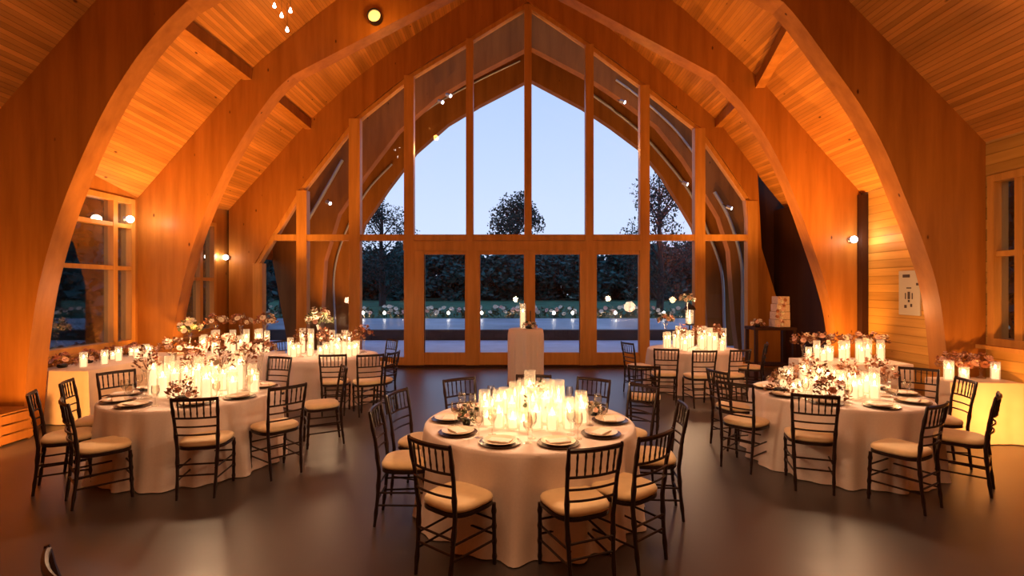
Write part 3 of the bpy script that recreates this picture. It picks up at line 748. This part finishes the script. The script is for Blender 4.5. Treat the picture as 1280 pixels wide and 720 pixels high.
# ------------------------------------------------------------------ lamps, panel, console, crate
def sconce(p, label, mat=M_COOL, nrm=(0, -1, 0)):
    t = thing('wall_lamp', label, 'lamp', p); n_ = Vector(nrm)
    rot = n_.to_track_quat('Z', 'Y').to_matrix()
    mb = MB(); mb.lathe([(.05, 0), (.055, .01), (.03, .03), (.02, .05)], n=16); bmesh.ops.transform(mb.bm, matrix=rot.to_4x4(), verts=mb.bm.verts); mb.build('wall_plate', M_BRASS, t, True)
    mb = MB(); prof_ = [(.02, .05), (.045, .06), (.062, .09), (.062, .11), (.045, .138), (.02, .15)]; mb.lathe(prof_, n=16); bmesh.ops.transform(mb.bm, matrix=rot.to_4x4(), verts=mb.bm.verts); mb.build('globe', mat, t, True)
    l = bpy.data.lights.new('sconce_light', 'POINT'); l.energy = 8; l.color = (1, .8, .6); l.shadow_soft_size = .08
    o_ = bpy.data.objects.new('sconce_light', l); COL.objects.link(o_); o_.location = Vector(p)+n_*.35
sconce(P(1063, 300, D2-.01), 'small white globe wall lamp on the right leg of the middle arch')
sconce(P(285, 322, 12.28), 'small white globe wall lamp at the foot of the far arch, left')
sconce((XL+.0, 9.08, 3.12), 'small pale glowing globe added for the reflection by the top of the left window', nrm=(1, 0, 0))  # glowing globe added where the window glass shows a reflection
t = thing('spotlight', 'round glowing spotlight high on the left face of the middle arch', 'lamp', P(470, 24, D2-.01))
mb = MB(); mb.lathe([(.1, 0), (.13, .02), (.13, .14), (.115, .14), (.105, .03)], n=24); bmesh.ops.transform(mb.bm, matrix=Vector((0, -1, 0)).to_track_quat('Z', 'Y').to_matrix().to_4x4(), verts=mb.bm.verts); mb.build('housing', M_METAL, t, True)
mb = MB(); mb.lathe([(.112, .10), (.10, .13), (.05, .15), (.01, .155)], n=24); bmesh.ops.transform(mb.bm, matrix=Vector((0, -1, 0)).to_track_quat('Z', 'Y').to_matrix().to_4x4(), verts=mb.bm.verts); mb.build('lens', simple('warm_lens', (1, .7, .3), .4, emit=(1, .52, .14), es=1.7), t, True)
for i, (px, py) in enumerate([(343, 8), (352, 20), (363, 14), (359, 38)]):
    b_ = MB().lathe([(.004, .06), (.012, .05), (.012, .03), (.026, .01), (.024, -.015), (.008, -.028)], n=12).build('ceiling_bulb', M_BULB, None, True, loc=P(px, py, 8.35))
    tag(b_, 'tiny lit bulb hanging under the left ceiling slope, %s' % ['topmost of four', 'second from the top', 'rightmost of four', 'lowest of four'][i], 'bulb', 'tiny bulbs under the left ceiling')
    MB().tube([(0, 0, .055), (0, 0, .45)], .003, 5).build('cord', M_METAL, b_)
# wall panel on right wall
t = thing('wall_panel', 'pale grey wall panel with dark marks on the right wall behind the nearest arch', 'panel', (XR2-.001, 8.28, 1.82))
MB().bx(-.03, 0, -.22, .22, -.36, .36).build('board', M_PAPER, t, bevel=.006)
mb = MB(); mb.bx(-.034, -.031, -.02, .13, .25, .30); mb.bx(-.034, -.031, -.20, -.15, .28, .33); mb.bx(-.034, -.031, -.2, -.15, .12, .16)
for y, z, w, h in ((0, .08, .10, .02), (0, -.04, .05, .12), (-.07, -.05, .02, .10), (.07, -.05, .02, .10), (-.05, -.2, .04, .05), (.07, -.22, .05, .05), (0, -.13, .04, .04)): mb.bx(-.034, -.031, y-w/2, y+w/2, z-h/2, z+h/2)
mb.build('markings', M_INK, t)
# dark console with tall cake
cx_, cy_ = 5.45, 10.75
t = thing('console_table', 'dark draped console table in the shadowed recess right of the glass', 'table', (cx_, cy_, 0))
MB().bx(-.46, .40, -.25, .25, 1.03, 1.09).build('tabletop', W_DARK, t, bevel=.01)
for sx in (-.42, .36):
    for sy in (-.2, .2): MB().bx(sx-.03, sx+.03, sy-.03, sy+.03, 0, 1.03).build('leg', W_DARK, t)
MB().bx(-.39, .33, -.19, .19, .28, .32).build('shelf', W_DARK, t)
t = thing('tall_cake', 'tall pale square cake dressed with flowers on the dark console', 'cake', (5.58, 10.7, 1.0905))
for k in range(4): MB().bx(-.15+.02*k, .17-.005*k, -.13, .13, .16*k, .16*k+.155).build('tier', M_CAKE, t, bevel=.01)
rq = random.Random(9)
for k in range(16):
    b_ = bpy.data.objects.new('blossom', BM[(k % 3)]); COL.objects.link(b_); b_.parent = t
    z = .03+.038*k; b_.location = (-.14+.02*(z/.16)+rq.uniform(-.02, .14), -.135, z); b_.rotation_euler = (pi/2+rq.uniform(-.3, .3), 0, rq.uniform(-.3, .3)); b_.scale = (1.3,)*3
bouquet((5.12, 10.68, 1.0905), .11, .12, 8, 'pale flowers at the left end of the dark console', (1, 0), seed=90, green=M_DRY)
# lantern
t = thing('lantern', 'dark capped tall lantern glowing on the far right table', 'lantern', (T4[0]+.12, T4[1]+.55, Z))
MB().lathe([(.12, 0), (.12, .02), (.02, .03), (.015, .40), (.09, .42), (.09, .44)], n=16).build('stand', M_METAL, t, True)
MB().lathe([(.08, .441), (.08, .72), (.076, .72), (.076, .45)], n=16, cap0=False, cap1=False).build('glass', M_FROST, t, True)
MB().lathe([(.035, .441), (.035, .58), (.01, .585)], n=12).build('candle', M_WAX, t, True)
MB().lathe([(.008, .585), (.012, .605), (.002, .64)], n=8).build('flame', M_FLAME, t, True)
MB().lathe([(.125, .72), (.13, .73), (.08, .80), (.03, .83), (.01, .87)], n=16).build('cap', M_METAL, t, True)
# crate
t = thing('wooden_crate', 'low dark brown wooden crate at the foot of the nearest arch, far left', 'crate', (-6.45, 6.3, 0))
for k in range(3):
    for s in (-1, 1):
        MB().bx(-.34, .34, s*.22-.012, s*.22+.012, .02+.12*k, .12+.12*k).build('slat', W_BROWN, t, bevel=.003)
        MB().bx(s*.352-.012, s*.352+.012, -.21, .21, .02+.12*k, .12+.12*k).build('slat', W_BROWN, t, bevel=.003)
for sx in (-1, 1):
    for sy in (-1, 1): MB().bx(sx*.32-.02, sx*.32+.02, sy*.187-.02, sy*.187+.02, 0, .37).build('corner_post', W_BROWN, t)
MB().bx(-.36, .36, -.23, .23, .372, .392).build('lid', W_BROWN, t, bevel=.003)

# ------------------------------------------------------------------ pale tubes added as glass reflection streaks; outdoor spots under the canopy arches
def streak(pts, d, r_, label):
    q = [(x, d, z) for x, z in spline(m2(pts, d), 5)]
    o = MB().tube(q, r_, 8).build('streak_tube', M_PALE, None, True); tag(o, label, 'reflection')
streak([(421, 433), (419, 400), (418, 340), (432, 290), (458, 240), (490, 205)], 16.86, .035, 'pale curved reflection streak lowest on the left outdoor arch')
streak([(397, 433), (396, 400), (398, 330), (412, 280), (440, 232), (478, 188), (530, 140), (590, 105), (650, 76)], 16.86, .03, 'pale curved reflection streak in the middle of the left outdoor arch')
streak([(385, 275), (402, 246), (428, 200)], 14.56, .05, 'short pale reflection streak high on the left nearer outdoor arch')
streak([(907, 433), (905, 400), (902, 340), (885, 290), (862, 240), (832, 200), (800, 165), (770, 140), (740, 118)], 16.86, .05, 'pale curved reflection streak along the right farther outdoor arch')
streak([(930, 444), (928, 400), (927, 330), (912, 275), (893, 240)], 14.56, .05, 'pale curved light streak low on the right nearer outdoor arch')
streak([(866, 190), (840, 158), (800, 122), (770, 100)], 14.56, .035, 'pale curved reflection streak high on the right nearer outdoor arch')
for i, (px, py, d, lb) in enumerate([(548, 126, 14.3, 'small outdoor spotlight at the upper left of the canopy'), (558, 118, 14.3, 'second outdoor spotlight beside the upper left one'), (775, 126, 14.3, 'small outdoor spotlight at the upper right of the canopy'),
      (408, 252, 14.3, 'small outdoor spotlight on the left canopy arch'), (853, 228, 14.3, 'small outdoor spotlight on the right canopy arch'), (908, 258, 14.3, 'small outdoor spotlight low on the right canopy arch')]):
    t = thing('outdoor_spotlight', lb, 'lamp', P(px, py, d), group=None)
    MB().tube([(0, 0, .0), (.12, -.05, -.06)], .05, 12).build('housing', M_PALE, t, True)
    MB().tube([(.121, -.0505, -.0605), (.135, -.057, -.068)], .042, 12).build('lens', M_COOL, t, True)
    MB().tube([(0, 0, 0), (-.02, .2, .1)], .014, 6).build('bracket', M_METAL, t, True)

# ------------------------------------------------------------------ outdoors
struct('ground', MB().bx(-90, 90, 12.78, 130, -.3, -.05), M_LAWN)
struct('ground_side', MB().bx(-90, -7.4, -20, 12.77, -.3, -.05), M_LAWN)
struct('ground_right', MB().bx(7.0, 90, -20, 12.77, -.3, -.05), M_LAWN)
struct('patio', MB().bx(-9, 9, 12.76, 18.7, -.049, -.01), M_PATIO)
o = MB().bx(-9, 10, 18.75, 19.1, -.049, .36).build('garden_wall', M_STONE, None, bevel=.02); tag(o, 'low dark stone garden wall beyond the patio', 'wall')
o = MB().bx(-14, 14, 19.12, 26.5, -.049, .33).build('pool', M_WATER); tag(o, 'still pale pool beyond the low stone wall', 'pool')
mb = MB(); gy = [(26.55, .30), (30, .50), (34, .70), (38, .86), (44, .95), (60, 1.1)]
for (ya, za), (yb_, zb_) in zip(gy, gy[1:]):
    for i in range(16): mb.quad((-60+i*7.5, ya, za), (-52.5+i*7.5, ya, za), (-52.5+i*7.5, yb_, zb_), (-60+i*7.5, yb_, zb_))
mb.quad((-60, 26.55, -.06), (60, 26.55, -.06), (60, 26.55, .30), (-60, 26.55, .30))
struct('ground_bank', mb, M_LAWN)
def gzz(y):
    if y < 26.55: return -.05
    for (ya, za), (yb_, zb_) in zip(gy, gy[1:]):
        if ya <= y <= yb_: return za+(zb_-za)*(y-ya)/(yb_-ya)-.02
    return 1.0
rs = random.Random(21)
def bush(x, y, i, z0):
    t = thing('flowering_shrub', 'low dark shrub with pale blooms edging the pool', 'shrub', (x, y, z0), group='flowering shrubs along the far edge of the pool')
    mb = MB(); leaves(mb, 160, .62, .3, .5, (0, 0, 0), rs, s=.16); f_ = mb.build('foliage', M_GREEN, t); f_['kind'] = 'stuff'
    for k in range(7):
        b_ = bpy.data.objects.new('blossom', BM[(k+i) % 2 if k % 3 else 1]); COL.objects.link(b_); b_.parent = t
        b_.location = (rs.uniform(-.6, .6), rs.uniform(-.35, -.1), rs.uniform(.2, .6)); b_.rotation_euler = (rs.uniform(.3, 1.2), 0, rs.uniform(-1, 1)); b_.scale = (4,)*3
for i in range(22): bush(-12.5+i*1.18+rs.uniform(-.2, .2), 27.0+rs.uniform(-.1, .2), i, .32)
# path lights along the far bank
for i in range(14):
    t = thing('garden_light', 'small warm garden light glowing among the shrubs', 'lamp', (-11+i*1.6+rs.uniform(-.4, .4), 26.45, .3305), group='garden lights at the far edge of the pool')
    MB().tube([(0, 0, 0), (0, 0, .2)], .02, 6).build('post', M_METAL, t); MB().lathe([(.02, .2), (.07, .24), (.07, .32), (.02, .37)], n=10).build('globe', M_BULB, t, True)
# trees
def tree_proto(name, label, h, cr, n, mat, seed, trunk=.22, low=.2, leaf_s=.55, group=None, airy=1.0):
    rnd = random.Random(seed); t = thing(name, label, 'tree', group=group)
    mb = MB(); mb.tube([(0, 0, 0), (.1, 0, h*.3), (0, .1, h*.6), (0, 0, h*.92)], [trunk, trunk*.75, trunk*.45, trunk*.1], 7)
    cl = []
    for k in range(18):
        z = h*rnd.uniform(low+.08, .93); a = k*2.4; q = cr*math.sin(pi*min(1, max(.08, (z/h-low)/(1-low)*.8+.15)))*rnd.uniform(.35, .85)
        c_ = Vector((q*math.cos(a), q*math.sin(a), z)); cl.append(c_)
        mb.tube([(0, 0, max(.5, z-h*.18)), tuple(c_)], [trunk*.3, trunk*.08], 5)
    mb.build('trunk', M_BARK, t, True)
    mb = MB()
    for c_ in cl:
        rr_ = cr*.42*airy
        for _ in range(n//18):
            v = Vector((rnd.gauss(0, 1), rnd.gauss(0, 1), rnd.gauss(0, 1))); v = v.normalized()*rr_*rnd.random()**.45
            p = c_+v; d_ = Vector((rnd.gauss(0, 1), rnd.gauss(0, 1), rnd.gauss(0, 1))).normalized(); s_ = d_.cross(Vector((rnd.gauss(0, 1), rnd.gauss(0, 1), 1))).normalized()
            l = leaf_s*rnd.uniform(.5, 1.2); mb.quad(p, p+d_*l*.5+s_*l*.3, p+d_*l, p+d_*l*.5-s_*l*.3)
    f_ = mb.build('crown', mat, t); f_['kind'] = 'stuff'
    return Stock(t)
hedge = [tree_proto('dense_tree', 'x', 5.6, 2.5, 4200, M_TREE, 1, low=.02), tree_proto('dense_tree', 'x', 6.0, 2.4, 4200, M_TREE, 2, low=.0)]
for row, (y, n, off) in enumerate(((42, 21, -36), (47, 22, -38.5))):
    for i in range(n):
        x = off+i*3.5+rs.uniform(-.5, .5)
        hedge[(i+row) % 2].put((x, y+rs.uniform(-1, 1), gzz(y)-.05), rs.uniform(0, 6), 'dark bushy tree in the %s tree row beyond the pool' % ('nearer' if row == 0 else 'farther'), 'trees in the %s row beyond the pool' % ('nearer' if row == 0 else 'farther'), sc=(1, 1, rs.uniform(.72, .92)*(.88 if row == 0 else 1.0)))
big = tree_proto('round_tree', 'tall round tree rising above the row behind the centre doors', 10.8, 3.2, 6000, M_TREE2, 5, low=.3, leaf_s=.34, airy=.9)
big.put((.6, 55, gzz(55)), .5, 'tall round tree rising above the row behind the centre doors')
near = tree_proto('airy_tree', 'x', 7.6, 2.3, 5200, M_TREE2, 6, low=.12, leaf_s=.17, airy=.9)
near.put((8.0, 27.8, gzz(27.8)), 0, 'tall airy tree beyond the right panes, black against the sky', sc=(1.0, 1.0, 1.12))
near.put((-8.6, 34, gzz(34)), 2, 'feathery tree beyond the left panes of the glass wall', sc=(1.1, 1.1, 1.0))
near.put((-13.0, 29, gzz(29)), 1, 'feathery tree far left beyond the glass wall')
near.put((12.8, 30, gzz(30)), 3, 'feathery tree far right beyond the glass wall')
for i, (x, y) in enumerate(((-13.5, 9.5), (-15.5, 13), (-12.6, 15.5), (-17, 17.5), (-11.4, 20), (-15, 23))):
    hedge[i % 2].put((x, y, -.05), i, 'dark bushy tree outside the left windows', 'trees outside the left windows', sc=(1, 1, .95))
for i, (x, y) in enumerate(((10.6, 6.5), (10.8, 10.5), (10.6, 2.8))):
    hedge[i % 2].put((x, y, -.05), i, 'dark bushy tree outside the right window', 'trees outside the right window', sc=(1, 1, 1))

# ------------------------------------------------------------------ sky
w = bpy.data.worlds.new('World'); SC.world = w; w.use_nodes = True; nt = w.node_tree
bg = nt.nodes['Background']; tcw = nt.nodes.new('ShaderNodeTexCoord'); sp = nt.nodes.new('ShaderNodeSeparateXYZ'); rp = nt.nodes.new('ShaderNodeValToRGB')
nt.links.new(tcw.outputs['Generated'], sp.inputs[0]); nt.links.new(sp.outputs['Z'], rp.inputs['Fac']); nt.links.new(rp.outputs['Color'], bg.inputs['Color'])
el = rp.color_ramp.elements; el[0].position = 0; el[0].color = (.66, .76, .95, 1); el[1].position = .6; el[1].color = (.28, .42, .80, 1)
e2 = rp.color_ramp.elements.new(.13); e2.color = (.62, .72, .95, 1); e3 = rp.color_ramp.elements.new(.36); e3.color = (.47, .60, .91, 1)
bg.inputs['Strength'].default_value = 1.25

# ------------------------------------------------------------------ lights
def light(kind, loc, e, col=(1, .55, .2), size=.3, rot=None, **k):
    l = bpy.data.lights.new('lamp', kind); l.energy = e; l.color = col
    if kind == 'POINT': l.shadow_soft_size = size
    if kind == 'SPOT': l.shadow_soft_size = size; l.spot_size = k.get('ang', 1.2); l.spot_blend = .8
    if kind == 'AREA': l.size = size; l.size_y = k.get('sy', size); l.shape = 'RECTANGLE'
    o = bpy.data.objects.new('lamp', l); COL.objects.link(o); o.location = loc
    if rot: o.rotation_euler = Vector(rot).to_track_quat('-Z', 'Y').to_euler()
    return o
WARM = (1, .43, .09); CAND = (1, .60, .33)
light('POINT', (T0[0], T0[1], 1.45), 54, CAND, .10)
light('POINT', (T1[0]+.1, T1[1], 1.55), 58, CAND, .10)
light('POINT', (T2[0], T2[1], 1.50), 58, CAND, .10)
light('POINT', (T3[0], T3[1], 1.35), 34, CAND, .16)
light('POINT', (T4[0], T4[1], 1.35), 34, CAND, .16)
light('POINT', (-5.4, 8.0, 1.5), 22, CAND, .1)
light('POINT', (5.4, 7.6, 1.5), 30, (1, .5, .2), .1)
for s in (-1, 1):
    x1 = -5.7 if s < 0 else 5.5
    light('SPOT', (x1*.92, 8.2, 1.3), 900, WARM, .06, (s*.10, 0, 1), ang=1.7)
    light('SPOT', (x1*.88, 11.0, 1.3), 640, WARM, .06, (s*.05, 0, 1), ang=1.7)
    light('SPOT', (s*4.6, 3.6, 1.4), 120, WARM, .1, (s*.25, .55, 1), ang=2.0)
    # wash at the foot of the nearest and middle legs
    light('SPOT', (s*5.5, 5.3, .35), 240 if s < 0 else 130, (1, .43, .10), .1, (s*.55, 1.0, .25), ang=1.9)
    light('SPOT', (s*5.4, 8.9, .9), 110, (1, .44, .09), .1, (s*.6, .5, .4), ang=1.9)
    # unseen spots added to warm the outdoor arches from their feet
    light('SPOT', (s*4.6, 13.3, .3), 700, WARM, .06, (s*-.12, .35, 1), ang=1.7)
    light('SPOT', (s*5.2, 15.6, .3), 500, WARM, .06, (s*-.12, .1, 1), ang=1.7)
for s in (-1, 1): light('POINT', (.2+s*2.0, 13.7, 5.6), 90, WARM, .05)  # unseen points added to warm the canopy boards
# unseen soft warm fill added to brighten chairs and arch faces
light('AREA', (0, 1.5, 7.0), 310, (1, .53, .25), 6.0, (0, -.35, -1), sy=4)
light('POINT', P(470, 24, 8.9), 14, WARM, .08)

# ------------------------------------------------------------------ camera
cam = bpy.data.cameras.new('Camera'); co = bpy.data.objects.new('Camera', cam); COL.objects.link(co)
co.location = (0, 0, CAMZ); co.rotation_euler = (pi/2, 0, 0); cam.sensor_width = 36; cam.lens = 18; cam.clip_end = 500
SC.camera = co
SC.view_settings.view_transform = 'Standard'; SC.view_settings.look = 'None'; SC.view_settings.exposure = 0
SC.cycles.use_denoising = True
SC.cycles.max_bounces = 8; SC.cycles.diffuse_bounces = 3; SC.cycles.transparent_max_bounces = 24
SC.cycles.sample_clamp_indirect = 6
